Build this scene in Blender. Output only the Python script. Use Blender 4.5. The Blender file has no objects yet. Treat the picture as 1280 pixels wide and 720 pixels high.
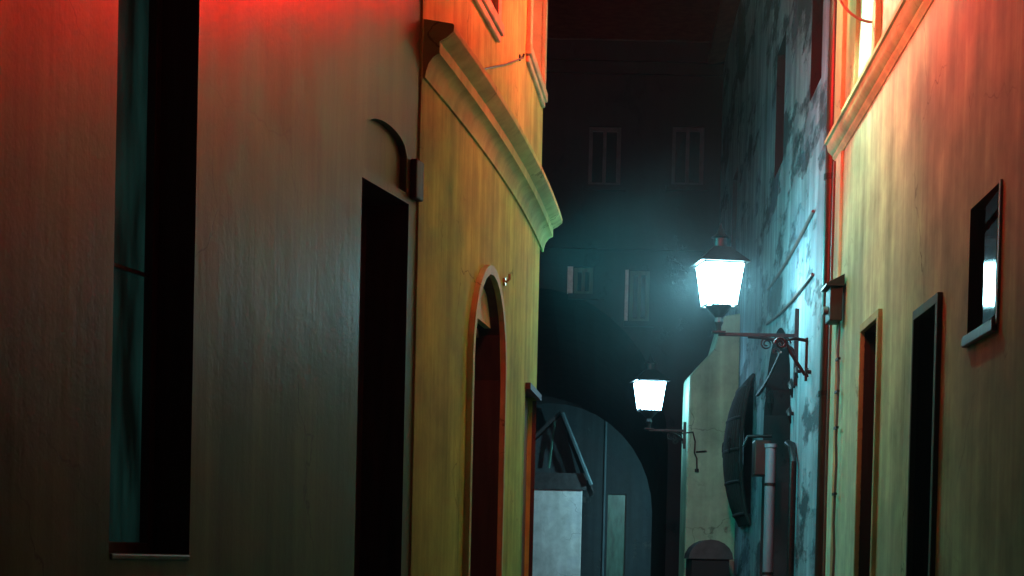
import bpy, bmesh, math, random
from mathutils import Vector
random.seed(7)
S = bpy.context.scene
C = S.collection
PI = math.pi
# ---------------------------------------------------------------- camera
F = 2200.0; PX, PY = 640.0, 746.0; EYE = Vector((0, 0, 1.6))
p_, r_ = math.radians(1.2), math.radians(1.3)
FW = Vector((0, math.cos(p_), -math.sin(p_))); U0 = Vector((0, math.sin(p_), math.cos(p_))); R0 = Vector((1, 0, 0))
RT = R0*math.cos(r_) + U0*math.sin(r_); UP = U0*math.cos(r_) - R0*math.sin(r_)
from mathutils import Matrix
cam = bpy.data.cameras.new('camera'); co = bpy.data.objects.new('camera', cam); C.objects.link(co)
M = Matrix((RT, UP, -FW)).transposed().to_4x4(); M.translation = EYE; co.matrix_world = M
cam.sensor_width = 36; cam.lens = F*36/1280; cam.shift_y = (PY-360)/1280; cam.clip_end = 500; cam.clip_start = .05
S.camera = co

def ray(px, py): return FW + RT*((px-PX)/F) + UP*((PY-py)/F)
def at(px, py, Y):
    d = ray(px, py); t = Y/d.y
    return EYE + d*t
def hit(px, py, fx, lo=4., hi=40.):
    """point where a sight line meets the vertical wall X = fx(Y)"""
    d = ray(px, py); g = lambda Y: d.x/d.y*Y - fx(Y)
    n = 600; prev = g(lo); a = lo
    for i in range(1, n+1):
        b = lo+(hi-lo)*i/n; v = g(b)
        if prev*v <= 0:
            for _ in range(30):
                m = (a+b)/2
                if g(a)*g(m) <= 0: b = m
                else: a = m
            t = a/d.y
            return EYE + d*t
        a = b; prev = v
    raise ValueError((px, py))

# ---------------------------------------------------------------- materials
def nt(name):
    m = bpy.data.materials.new(name); m.use_nodes = True
    return m, m.node_tree.nodes, m.node_tree.links, m.node_tree.nodes['Principled BSDF']
def plaster(name, base, streak=.35, rough=.6, patch=None, patch_amt=.0, dark=None, bump=.35, fine=26., spec=.5):
    m, N, L, B = nt(name)
    tc = N.new('ShaderNodeTexCoord')
    mp = N.new('ShaderNodeMapping'); mp.inputs['Scale'].default_value = (fine, fine, .95); L.new(tc.outputs['Object'], mp.inputs[0])
    n1 = N.new('ShaderNodeTexNoise'); n1.inputs['Scale'].default_value = 1; n1.inputs['Detail'].default_value = 5; L.new(mp.outputs[0], n1.inputs[0])
    mp2 = N.new('ShaderNodeMapping'); mp2.inputs['Scale'].default_value = (4.5, 4.5, .22); L.new(tc.outputs['Object'], mp2.inputs[0])
    n2 = N.new('ShaderNodeTexNoise'); n2.inputs['Scale'].default_value = 1; n2.inputs['Detail'].default_value = 3; L.new(mp2.outputs[0], n2.inputs[0])
    n3 = N.new('ShaderNodeTexNoise'); n3.inputs['Scale'].default_value = 1.7; n3.inputs['Detail'].default_value = 8; n3.inputs['Roughness'].default_value = .65; L.new(tc.outputs['Object'], n3.inputs[0])
    def rng(src, lo, hi, a=.3, b=.7):
        r = N.new('ShaderNodeMapRange'); r.inputs[1].default_value = a; r.inputs[2].default_value = b
        r.inputs[3].default_value = lo; r.inputs[4].default_value = hi; L.new(src, r.inputs[0]); return r.outputs[0]
    def mul(a, b):
        q = N.new('ShaderNodeMath'); q.operation = 'MULTIPLY'; L.new(a, q.inputs[0]); L.new(b, q.inputs[1]); return q.outputs[0]
    v = mul(mul(rng(n1.outputs[0], 1-streak*.26, 1+streak*.16), rng(n2.outputs[0], 1-streak*.8, 1+streak*.35)), rng(n3.outputs[0], .62, 1.22))
    mx = N.new('ShaderNodeMix'); mx.data_type = 'RGBA'; mx.blend_type = 'MULTIPLY'; mx.inputs[0].default_value = 1
    cmb = N.new('ShaderNodeCombineColor')
    for k in range(3): L.new(v, cmb.inputs[k])
    mx.inputs[6].default_value = (*base, 1); L.new(cmb.outputs[0], mx.inputs[7])
    out = mx.outputs[2]
    hgt = n3.outputs[0]
    if patch:
        n4 = N.new('ShaderNodeTexNoise'); n4.inputs['Scale'].default_value = 1.3; n4.inputs['Detail'].default_value = 12; n4.inputs['Roughness'].default_value = .7; n4.inputs['Distortion'].default_value = .0
        mp4 = N.new('ShaderNodeMapping'); mp4.inputs['Scale'].default_value = (1.1, .32, .95); L.new(tc.outputs['Object'], mp4.inputs[0]); L.new(mp4.outputs[0], n4.inputs[0])
        f = rng(n4.outputs[0], 0, 1, .5+patch_amt, .56+patch_amt)
        m2 = N.new('ShaderNodeMix'); m2.data_type = 'RGBA'; L.new(f, m2.inputs[0]); L.new(out, m2.inputs[6]); m2.inputs[7].default_value = (*patch, 1)
        out = m2.outputs[2]
        sub = N.new('ShaderNodeMath'); sub.operation = 'SUBTRACT'; L.new(n3.outputs[0], sub.inputs[0]); L.new(f, sub.inputs[1]); hgt = sub.outputs[0]
    nd = N.new('ShaderNodeTexNoise'); nd.inputs['Scale'].default_value = 3.5; nd.inputs['Detail'].default_value = 5; L.new(tc.outputs['Object'], nd.inputs[0])
    va = N.new('ShaderNodeVectorMath'); va.operation = 'MULTIPLY_ADD'; L.new(nd.outputs['Color'], va.inputs[0]); va.inputs[1].default_value = (.35, .35, .35); L.new(tc.outputs['Object'], va.inputs[2])
    vo = N.new('ShaderNodeTexVoronoi'); vo.feature = 'DISTANCE_TO_EDGE'; vo.inputs['Scale'].default_value = .75; L.new(va.outputs[0], vo.inputs[0])
    ck = rng(vo.outputs['Distance'], 1, 0, .001, .006); nm_ = N.new('ShaderNodeTexNoise'); nm_.inputs['Scale'].default_value = .9; L.new(tc.outputs['Object'], nm_.inputs[0])
    ck = mul(ck, rng(nm_.outputs[0], 0, .75, .50, .60))
    mk = N.new('ShaderNodeMix'); mk.data_type = 'RGBA'; L.new(ck, mk.inputs[0]); L.new(out, mk.inputs[6]); mk.inputs[7].default_value = (base[0]*.25, base[1]*.25, base[2]*.25, 1); out = mk.outputs[2]
    # washed out patches where the paint has weathered
    n6 = N.new('ShaderNodeTexNoise'); n6.inputs['Scale'].default_value = .8; n6.inputs['Detail'].default_value = 9; n6.inputs['Roughness'].default_value = .6; L.new(tc.outputs['Object'], n6.inputs[0])
    mw = N.new('ShaderNodeMix'); mw.data_type = 'RGBA'; L.new(rng(n6.outputs[0], 0, .35, .52, .60), mw.inputs[0]); L.new(out, mw.inputs[6]); mw.inputs[7].default_value = (base[0]*.55, base[1]*.58, base[2]*.7, 1); out = mw.outputs[2]
    L.new(out, B.inputs['Base Color'])
    B.inputs['Specular IOR Level'].default_value = spec
    L.new(rng(n3.outputs[0], rough-.08, rough+.12), B.inputs['Roughness'])
    n5 = N.new('ShaderNodeTexNoise'); n5.inputs['Scale'].default_value = 55; n5.inputs['Detail'].default_value = 6; L.new(tc.outputs['Object'], n5.inputs[0])
    add = N.new('ShaderNodeMath'); add.operation = 'MULTIPLY_ADD'; L.new(n1.outputs[0], add.inputs[0]); add.inputs[1].default_value = .14; L.new(hgt, add.inputs[2])
    add2 = N.new('ShaderNodeMath'); add2.operation = 'MULTIPLY_ADD'; L.new(n5.outputs[0], add2.inputs[0]); add2.inputs[1].default_value = .10; L.new(add.outputs[0], add2.inputs[2])
    bp = N.new('ShaderNodeBump'); bp.inputs['Strength'].default_value = bump; bp.inputs['Distance'].default_value = .02
    L.new(add2.outputs[0], bp.inputs['Height']); L.new(bp.outputs[0], B.inputs['Normal'])
    return m
def simple(name, col, rough=.6, metal=0., var=.3, scale=12., bump=.1, stretch=1.):
    m, N, L, B = nt(name)
    tc = N.new('ShaderNodeTexCoord'); mp = N.new('ShaderNodeMapping'); mp.inputs['Scale'].default_value = (scale, scale, scale*stretch); L.new(tc.outputs['Object'], mp.inputs[0])
    n = N.new('ShaderNodeTexNoise'); n.inputs['Scale'].default_value = 1; n.inputs['Detail'].default_value = 6; L.new(mp.outputs[0], n.inputs[0])
    cr = N.new('ShaderNodeValToRGB')
    cr.color_ramp.elements[0].position = .3; cr.color_ramp.elements[1].position = .7
    cr.color_ramp.elements[0].color = (*[c*(1-var) for c in col], 1); cr.color_ramp.elements[1].color = (*[min(1, c*(1+var)) for c in col], 1)
    L.new(n.outputs[0], cr.inputs[0]); L.new(cr.outputs[0], B.inputs['Base Color'])
    B.inputs['Roughness'].default_value = rough; B.inputs['Metallic'].default_value = metal
    bp = N.new('ShaderNodeBump'); bp.inputs['Strength'].default_value = bump; bp.inputs['Distance'].default_value = .01
    L.new(n.outputs[0], bp.inputs['Height']); L.new(bp.outputs[0], B.inputs['Normal'])
    return m
def emis(name, col, st):
    m, N, L, B = nt(name)
    N.remove(B); e = N.new('ShaderNodeEmission'); e.inputs[0].default_value = (*col, 1); e.inputs[1].default_value = st
    L.new(e.outputs[0], N['Material Output'].inputs[0]); return m
def glass(name, tint=(.02, .03, .03), rough=.04):
    m, N, L, B = nt(name)
    tc = N.new('ShaderNodeTexCoord'); n = N.new('ShaderNodeTexNoise'); n.inputs['Scale'].default_value = 3.5; n.inputs['Detail'].default_value = 2; L.new(tc.outputs['Object'], n.inputs[0])
    bp = N.new('ShaderNodeBump'); bp.inputs['Strength'].default_value = .12; bp.inputs['Distance'].default_value = .02; L.new(n.outputs[0], bp.inputs['Height']); L.new(bp.outputs[0], B.inputs['Normal'])
    B.inputs['Base Color'].default_value = (*tint, 1); B.inputs['Roughness'].default_value = rough; B.inputs['Specular IOR Level'].default_value = 1.0
    return m

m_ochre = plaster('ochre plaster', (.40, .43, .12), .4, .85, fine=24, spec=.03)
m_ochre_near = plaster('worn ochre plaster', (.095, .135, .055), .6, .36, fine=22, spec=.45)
m_cream = plaster('cream plaster', (.60, .72, .50), .36, .85, fine=20, spec=.03)
m_stucco_l = plaster('ochre cornice stucco', (.42, .50, .20), .25, .85, fine=12, spec=.03)
m_stucco_r = plaster('cream cornice stucco', (.58, .70, .38), .25, .85, fine=12, spec=.03)
m_trim = plaster('painted trim stucco', (.44, .44, .22), .25, .7, fine=12, spec=.1)
m_peel = plaster('peeling lime plaster', (.30, .41, .45), .5, .7, patch=(.06, .09, .10), patch_amt=.02, bump=.9, fine=5, spec=.2)
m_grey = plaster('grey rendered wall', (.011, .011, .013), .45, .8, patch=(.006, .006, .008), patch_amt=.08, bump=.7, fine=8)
m_pier = plaster('yellowish limewash', (.36, .60, .42), .4, .7, patch=(.2, .2, .15), patch_amt=.12, bump=.8, fine=8)
m_vault_shade = plaster('vault plaster darkened for shade', (.012, .013, .015), .3, .9, bump=.6, fine=6, spec=.1)  # darkness inside the passage put into the colour
m_court = plaster('courtyard render', (.045, .065, .075), .4, .8, patch=(.1, .11, .11), patch_amt=.08, bump=.7, fine=8)
m_white = plaster('white limewash', (.8, .83, .84), .2, .7, bump=.4, fine=8)
m_darkwood = simple('dark wood and shaded reveals', (.022, .013, .01), .55, var=.5, scale=20, stretch=.08, bump=.3)  # also used on reveals, where the dark colour stands for shade
m_brownwood = simple('brown varnished wood', (.13, .062, .03), .5, var=.4, scale=22, stretch=.08, bump=.3)
m_frame = simple('red brown painted wood', (.11, .04, .025), .45, var=.3, scale=18, stretch=.1, bump=.2)
m_greenframe = simple('green grey painted frame', (.07, .075, .045), .75, var=.25, scale=18, stretch=.1, bump=.2)
m_paleframe = simple('pale painted frame', (.45, .47, .45), .5, var=.2, scale=18, bump=.2)
m_teal = simple('teal painted casement', (.07, .20, .16), .35, var=.35, scale=9, stretch=.25, bump=.2)
m_iron = simple('black wrought iron', (.02, .022, .022), .45, .6, var=.3, scale=30, bump=.3)
m_rust = simple('dull rusted bars', (.012, .011, .010), .9, var=.4, scale=20, bump=.4)
m_pipe = simple('dark brown sheet metal', (.035, .022, .018), .4, .3, var=.4, scale=7, stretch=.3, bump=.1)
m_zinc = simple('weathered zinc', (.12, .20, .23), .6, .1, var=.25, scale=9, stretch=.2, bump=.1)
m_cable = simple('cable sheath', (.10, .07, .06), .5, var=.2)
m_redlit_cable = simple('red lit cable sheath', (.32, .10, .08), .5, var=.2)  # red light falling on the cable put into its colour
m_tile = simple('dark clay roof tiles', (.10, .06, .045), .8, var=.4, scale=6, bump=.6)
m_slate = simple('dark slate', (.04, .045, .05), .6, var=.4, scale=7, bump=.5)
m_brass = simple('dull brass', (.35, .25, .1), .35, .8, var=.2)
m_curtain = simple('net curtain cloth', (.35, .26, .18), .9, var=.4, scale=14, bump=.5)
m_lamp = emis('lit lantern glass', (0.3913, 0.8841, 1.0), 69)
m_lamp2 = emis('dimmer lit lantern glass', (0.3684, 0.7632, 1.0), 38)
m_lamp3 = emis('added greenish lantern glass', (0.0625, 0.9375, 1.0), 160)
m_green = emis('greenish fill lamp glass', (0.6364, 1.0, 0.5758), 330)
m_glow_glass = glass('greenish glass with painted glow', (.02, .06, .05), .2)  # teal glow painted into the pane as faint emission, no lamp behind
_N, _L = m_glow_glass.node_tree.nodes, m_glow_glass.node_tree.links
_tc = _N.new('ShaderNodeTexCoord'); _mp = _N.new('ShaderNodeMapping'); _mp.inputs['Scale'].default_value = (7, 7, 1.3); _L.new(_tc.outputs['Object'], _mp.inputs[0])
_n = _N.new('ShaderNodeTexNoise'); _n.inputs['Scale'].default_value = 1; _n.inputs['Detail'].default_value = 3; _L.new(_mp.outputs[0], _n.inputs[0])
_cr = _N.new('ShaderNodeValToRGB'); _cr.color_ramp.elements[0].position = .4; _cr.color_ramp.elements[0].color = (.003, .014, .012, 1); _cr.color_ramp.elements[1].position = .72; _cr.color_ramp.elements[1].color = (.03, .14, .12, 1); _L.new(_n.outputs[0], _cr.inputs[0])
_B = _N['Principled BSDF']; _L.new(_cr.outputs[0], _B.inputs['Emission Color']); _B.inputs['Emission Strength'].default_value = .14
m_mint = emis('mint fill lamp glass', (0.1727, 1.0, 0.7273), 1100)
m_red_fill = emis('added red fill tube', (1.0, 0.0036, 0.0036), 560)
m_lampc = emis('courtyard lamp glass', (0.4103, 0.8974, 1.0), 390)
m_neon = emis('red neon tube', (1.0, 0.005, 0.012), 640)
m_fill = emis('right wall fill glass', (0.76, 1.0, 0.6), 250)
m_glass = glass('window glass')
m_glassc = glass('clean window glass', (.02, .02, .02), .06)
m_glassc.node_tree.nodes['Bump'].inputs['Strength'].default_value = .03
m_glasst = glass('old greenish window glass', (.03, .13, .105), .25)

# ---------------------------------------------------------------- helpers
BASE = {}
class MB:
    def __init__(s): s.v = []; s.f = []
    def add(s, vs, fs):
        n = len(s.v); s.v += [Vector(v) for v in vs]; s.f += [tuple(i+n for i in f) for f in fs]
    def quad(s, a, b, c, d): s.add([a, b, c, d], [(0, 1, 2, 3)])
    def box(s, c, hx, hy, hz):
        """c centre, hx hy hz half-extent vectors"""
        c = Vector(c); hx, hy, hz = Vector(hx), Vector(hy), Vector(hz); vs = []
        for k in (-1, 1):
            for i, j in ((-1, -1), (1, -1), (1, 1), (-1, 1)): vs.append(c+hx*i+hy*j+hz*k)
        s.add(vs, [(3, 2, 1, 0), (4, 5, 6, 7), (0, 1, 5, 4), (1, 2, 6, 5), (2, 3, 7, 6), (3, 0, 4, 7)])
    def abox(s, x0, x1, y0, y1, z0, z1):
        s.box(((x0+x1)/2, (y0+y1)/2, (z0+z1)/2), ((x1-x0)/2, 0, 0), (0, (y1-y0)/2, 0), (0, 0, (z1-z0)/2))
    def tube(s, pts, r, n=10, cap=True):
        pts = [Vector(p) for p in pts]; rs = r if isinstance(r, (list, tuple)) else [r]*len(pts); vs = []; fs = []
        prev = None
        for i, p in enumerate(pts):
            d = (pts[min(i+1, len(pts)-1)]-pts[max(i-1, 0)]).normalized()
            if prev is None: a = d.orthogonal().normalized()
            else:
                a = (prev - d*prev.dot(d))
                a = a.normalized() if a.length > 1e-6 else d.orthogonal().normalized()
            prev = a; b = d.cross(a)
            for k in range(n): vs.append(p+(a*math.cos(2*PI*k/n)+b*math.sin(2*PI*k/n))*rs[i])
        for i in range(len(pts)-1):
            for k in range(n): fs.append((i*n+k, i*n+(k+1) % n, (i+1)*n+(k+1) % n, (i+1)*n+k))
        if cap: fs += [tuple(range(n))[::-1], tuple((len(pts)-1)*n+k for k in range(n))]
        s.add(vs, fs)
    def prism(s, sec0, sec1):
        n = len(sec0)
        s.add(list(sec0)+list(sec1), [(k, (k+1) % n, n+(k+1) % n, n+k) for k in range(n)]+[tuple(range(n))[::-1], tuple(range(n, 2*n))])
    def build(s, name, mat, parent=None, smooth=False, bevel=0, label=None):
        b = Vector((0, 0, 0)); q = parent
        while q is not None: b += q.location; q = q.parent
        me = bpy.data.meshes.new(name); me.from_pydata([v-b for v in s.v], [], s.f); me.update()
        me.materials.append(mat)
        o = bpy.data.objects.new(name, me); C.objects.link(o)
        if parent: o.parent = parent
        if smooth:
            for p in me.polygons: p.use_smooth = True
            e = o.modifiers.new('edge', 'EDGE_SPLIT'); e.split_angle = math.radians(40)
        if bevel:
            e = o.modifiers.new('bevel', 'BEVEL'); e.width = bevel; e.segments = 2; e.limit_method = 'ANGLE'
        if label: o['label'] = label
        return o
def tag(o, label, cat, group=None):
    o['label'] = label; o['category'] = cat
    if group: o['group'] = group
    return o
def thing(name, label, cat, loc, group=None):
    o = bpy.data.objects.new(name, None); C.objects.link(o); o.location = loc; o.empty_display_size = .2
    return tag(o, label, cat, group)
def struct(o, kind='structure'): o['kind'] = kind; return o
def copy_tree(o, parent=None):
    c = o.copy(); C.objects.link(c)
    if parent: c.parent = parent
    for ch in list(o.children): copy_tree(ch, c)
    return c

# a vertical wall following X = fx(Y); sgn = +1 when its street face looks to +X, -1 when to -X
class Wall:
    def __init__(s, fx, sgn, y0, y1, z0, z1): s.fx, s.sgn, s.y0, s.y1, s.z0, s.z1 = fx, sgn, y0, y1, z0, z1
    def nrm(s, Y):
        k = (s.fx(Y+.01)-s.fx(Y-.01))/.02; return Vector((s.sgn, -k*s.sgn, 0)).normalized()
    def P(s, Y, z, o=0.): n = s.nrm(Y); return Vector((s.fx(Y), Y, z)) + n*o
    def hit(s, px, py): return hit(px, py, s.fx)
    def facade(s, openings, depth=.3):
        """openings: (ya, yb, za, zb, archrise, depth)"""
        wall = MB(); ys = set([s.y0, s.y1]); zs = set([s.z0, s.z1])
        n = int((s.y1-s.y0)/.35)
        for i in range(n): ys.add(s.y0+(s.y1-s.y0)*i/n)
        for o in openings:
            ys |= {o[0], o[1]}; zs |= {o[2], o[3]}
            if o[4]:
                for i in range(1, 16): ys.add(o[0]+(o[1]-o[0])*i/16)
        def clean(a, keep):
            a = sorted(a); r = [a[0]]
            for v in a[1:]:
                if v-r[-1] < .012:
                    if v in keep: r[-1] = v
                    continue
                r.append(v)
            return r
        keep = {o[0] for o in openings} | {o[1] for o in openings} | {s.y0, s.y1}
        ys = clean(ys, keep); zs = sorted(zs)
        g = lambda y, z: s.P(y, z)
        for i in range(len(ys)-1):
            for j in range(len(zs)-1):
                ym, zm = (ys[i]+ys[i+1])/2, (zs[j]+zs[j+1])/2
                if any(o[0] < ym < o[1] and o[2] < zm < o[3] for o in openings): continue
                wall.quad(g(ys[i], zs[j]), g(ys[i+1], zs[j]), g(ys[i+1], zs[j+1]), g(ys[i], zs[j+1]))
        rev = MB()
        for (ya, yb, za, zb, ar, dp) in openings:
            cols = [y for y in ys if ya-1e-6 <= y <= yb+1e-6]
            def top(y):
                if not ar: return zb
                c = (ya+yb)/2; h = (yb-ya)/2; t = min(1, abs(y-c)/h)
                return zb-ar+ar*math.sqrt(max(0, 1-t*t))
            n0 = s.nrm((ya+yb)/2)
            gi = lambda y, z: s.P(y, z)-n0*dp
            for i in range(len(cols)-1):
                a, b = cols[i], cols[i+1]
                if ar: wall.quad(g(a, top(a)), g(b, top(b)), g(b, zb), g(a, zb))
                rev.quad(g(a, top(a)), g(b, top(b)), gi(b, top(b)), gi(a, top(a)))
                if za > s.z0+.01: rev.quad(g(a, za), g(b, za), gi(b, za), gi(a, za))
            for y in (ya, yb): rev.quad(g(y, za), gi(y, za), gi(y, top(y)), g(y, top(y)))
        return wall, rev
    def slab(s, ya, yb, za, zb, o0, o1, n=1):
        """a board lying along the wall between offsets o0 and o1"""
        m = MB()
        for i in range(n):
            a = ya+(yb-ya)*i/n; b = ya+(yb-ya)*(i+1)/n
            m.prism([s.P(a, za, o0), s.P(a, za, o1), s.P(a, zb, o1), s.P(a, zb, o0)], [s.P(b, za, o0), s.P(b, za, o1), s.P(b, zb, o1), s.P(b, zb, o0)])
        return m
    def sweep(s, prof, ya, yb, n):
        m = MB(); secs = [[s.P(ya+(yb-ya)*i/n, z, o) for o, z in prof] for i in range(n+1)]; k = len(prof)
        vs = [v for q in secs for v in q]; fs = []
        for i in range(n):
            for j in range(k): fs.append((i*k+j, i*k+(j+1) % k, (i+1)*k+(j+1) % k, (i+1)*k+j))
        fs += [tuple(range(k)), tuple(n*k+j for j in range(k))[::-1]]
        m.add(vs, fs); return m
def pan(w, ya, yb, za, zb, dp, mat, name, parent, th=.04, ar=0, n=1, **k):
    """a leaf or pane standing dp behind the wall face"""
    n0 = w.nrm((ya+yb)/2); m = MB()
    if not ar:
        A, B_ = w.P(ya, za)-n0*dp, w.P(yb, za)-n0*dp; t = n0*th; up = Vector((0, 0, zb-za))
        m.prism([A, A-t, A-t+up, A+up], [B_, B_-t, B_-t+up, B_+up])
    else:
        c = (ya+yb)/2; h = (yb-ya)/2; out = [(ya, za)]
        for i in range(17):
            a = PI-PI*i/16; out.append((c+h*math.cos(a), zb-ar+ar*math.sin(a)))
        out.append((yb, za))
        m.prism([w.P(y, z)-n0*dp for y, z in out], [w.P(y, z)-n0*(dp+th) for y, z in out])
    return m.build(name, mat, parent, **k)
def frame_ring(w, ya, yb, za, zb, wd, o0, o1, mat, name, parent, **k):
    """rectangular frame of width wd between offsets o0..o1 (inside the given rectangle)"""
    m = MB(); wy = wd
    m.v += []; 
    for (a, b, c, d) in ((ya, ya+wy, za, zb), (yb-wy, yb, za, zb), (ya+wy, yb-wy, zb-wd, zb), (ya+wy, yb-wy, za, za+wd)):
        q = w.slab(a, b, c, d, o0, o1); m.add(q.v, q.f)
    return m.build(name, mat, parent, **k)
def body(root, w, back, top, mat, roofmat, ztop=None, name_end='side_wall'):
    """rear volume behind a facade: two end walls, a back wall and a roof"""
    ztop = w.z1
    ya, yb = w.y0, w.y1
    m = MB()
    def rect(a, b): m.quad(Vector((a.x, a.y, 0)), Vector((b.x, b.y, 0)), Vector((b.x, b.y, ztop)), Vector((a.x, a.y, ztop)))
    A, B_ = w.P(ya, 0), w.P(yb, 0); A2 = Vector((back, ya, 0)); B2 = Vector((back, yb, 0))
    rect(A, A2); rect(A2, B2); rect(B2, B_); m.build(name_end, mat, root)
    r = MB(); n = 10
    ov = .28
    lo = [w.P(ya+(yb-ya)*i/n, ztop, ov) for i in range(n+1)]
    for i in range(n):
        a, b = lo[i], lo[i+1]; a2 = Vector((back, a.y, ztop+1.6)); b2 = Vector((back, b.y, ztop+1.6))
        r.prism([a, b, b2, a2], [v+Vector((0, 0, .14)) for v in (a, b, b2, a2)])
    r.build('roof', roofmat, root)

# ---------------------------------------------------------------- ground
g = MB(); g.quad((-20, -12, 0), (20, -12, 0), (20, 70, 0), (-20, 70, 0))
def cobbles():
    m, N, L, B = nt('wet cobbles')
    tc = N.new('ShaderNodeTexCoord'); v = N.new('ShaderNodeTexVoronoi'); v.inputs['Scale'].default_value = 9; v.inputs['Randomness'].default_value = .45; L.new(tc.outputs['Object'], v.inputs[0])
    cr = N.new('ShaderNodeValToRGB'); cr.color_ramp.elements[0].color = (.10, .10, .095, 1); cr.color_ramp.elements[1].color = (.03, .03, .03, 1); cr.color_ramp.elements[1].position = .6
    L.new(v.outputs[0], cr.inputs[0]); L.new(cr.outputs[0], B.inputs['Base Color']); B.inputs['Roughness'].default_value = .4
    bp = N.new('ShaderNodeBump'); bp.invert = True; bp.inputs['Strength'].default_value = .8; bp.inputs['Distance'].default_value = .03; L.new(v.outputs[0], bp.inputs['Height']); L.new(bp.outputs[0], B.inputs['Normal'])
    return m
struct(g.build('ground', cobbles()))
g = MB()
for X0, X1 in ((1.15, 1.9),):
    secs = []
    g.prism([(X0+.048*-8, -8, .004), (X1+.048*-8+.09, -8, .004), (X1+.048*-8+.09, -8, .12), (X0+.048*-8, -8, .12)], [(X0+.048*31, 31, .004), (X1+.048*31+.09, 31, .004), (X1+.048*31+.09, 31, .12), (X0+.048*31, 31, .12)])
struct(g.build('pavement', simple('granite slabs', (.18, .18, .17), .6, scale=4)))

# ================================================================ LEFT NEAR HOUSE
fN = lambda Y: .3*Y-4.02
LN = Wall(fN, 1, 2.5, hit(522, 200, lambda Y: fN(Y)).y, 0, 8.6)
rt = thing('town_house', 'dim ochre house in the left foreground, streaked plaster, one tall window and one dark doorway', 'house', (fN(6)-.5, 6, 0))
a, b = LN.hit(141, 400), LN.hit(242, 400); wz0 = LN.hit(190, 692).z; wz1 = 5.4
c, d = LN.hit(449, 400), LN.hit(508, 400); dz1 = LN.hit(478, 236).z; nz1 = LN.hit(478, 150).z
WIN = (a.y, b.y, wz0, wz1, 0, .26); DOOR = (c.y, d.y, 0, dz1, 0, .30); NIC = (c.y+.03, d.y-.05, dz1+.06, nz1, .12, .05)
w, rv = LN.facade([WIN, DOOR, NIC])
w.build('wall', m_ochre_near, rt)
rv = MB()
def reveal(wal, op, mat, parent, name='door_lining'):
    _, r = Wall(wal.fx, wal.sgn, wal.y0, wal.y1, wal.z0, wal.z1).facade([op]); return r.build(name, mat, parent)
body(rt, LN, -9, 8.6, m_grey, m_tile)
# tall window
ya, yb = WIN[0], WIN[1]
fr = frame_ring(LN, ya, yb, wz0, wz1, .05, -.25, -.19, m_darkwood, 'window', rt, bevel=.004)
reveal(LN, WIN, m_darkwood, fr, 'window_lining')  # shade on the window jamb put into a dark lining
pan(LN, ya+.05, yb-.05, wz0+.05, wz1-.05, .235, m_glow_glass, 'glass', fr, .01)
m = MB()
for z in (2.9, 4.2): q = LN.slab(ya+.05, yb-.05, z-.008, z+.008, -.232, -.215); m.add(q.v, q.f)
q = LN.slab(ya+.30, ya+.345, wz0+.05, wz1-.05, -.232, -.21); m.add(q.v, q.f)
m.build('glazing_bar', m_darkwood, fr)
LN.slab(ya+.01, yb-.01, wz0-.03, wz0-.002, -.24, .012).build('sill', m_teal, fr, bevel=.008)
LN.slab(ya-.02, yb+.02, wz0-.13, wz0-.10, .002, .03).build('sill_moulding', m_frame, fr, bevel=.008)
# doorway
dr = pan(LN, c.y, d.y, 0, dz1, .28, m_darkwood, 'door', rt, .05)
reveal(LN, DOOR, m_darkwood, dr)  # jamb shade put into the lining colour
m = MB(); m.tube([LN.P(d.y-.15, 1.05, -.27), LN.P(d.y-.15, 1.05, -.21), LN.P(d.y-.27, 1.05, -.21)], .01); m.build('handle', m_brass, dr, smooth=True)
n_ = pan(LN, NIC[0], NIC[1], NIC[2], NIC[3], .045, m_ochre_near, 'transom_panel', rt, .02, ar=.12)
reveal(LN, NIC, m_ochre_near, n_, 'panel_edge')
m = LN.slab(d.y+.0, d.y+.13, LN.hit(509, 246).z, LN.hit(509, 196).z, .002, .05)
o = m.build('wall_box', m_darkwood, None, bevel=.01); tag(o, 'slim dark slab built for a shadow at the upper right corner of the dark doorway', 'box')  # dark slab stands in for a shadow on the wall

# ================================================================ LEFT HOUSE WITH CORNICE
YA = LN.y1; xs = fN(YA)+.014
def fL(Y):
    t = Y-YA; return xs + .19*t - .0083*t*t
LW0 = Wall(fL, 1, YA, 18, 0, 9.5)
YE = LW0.hit(675, 300).y if True else 17.8
LW = Wall(fL, 1, YA, YE, 0, 9.5)
rl = thing('corner_house', 'curved ochre house on the left with moulded cornice, arched doorway and red lit upper storey', 'house', (fL(14)-.5, 14, 0))
a, b = LW.hit(585, 500), LW.hit(625, 500); az = LW.hit(606, 340).z
A_ = (a.y, b.y, 0, az, (b.y-a.y)*.5*1.0, .30)
c, d = LW.hit(655, 560), LW.hit(669, 560); cz = LW.hit(662, 492).z
D_ = (c.y, d.y, 0, cz, 0, .10)
e, f = LW.hit(592, 20), LW.hit(617, 20); e_z = LW.hit(612, 12).z
g1, g2 = LW.hit(660, 60), LW.hit(677, 60); gz = LW.hit(668, 85).z
U1 = (e.y, f.y, e_z, e_z+1.5, 0, .16); U2 = (g1.y, g2.y, gz, gz+1.5, 0, .16)
w, rv = LW.facade([A_, D_, U1, U2]); w.build('wall', m_ochre, rl)
body(rl, LW, -9, 9.5, m_ochre, m_tile)
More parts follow.
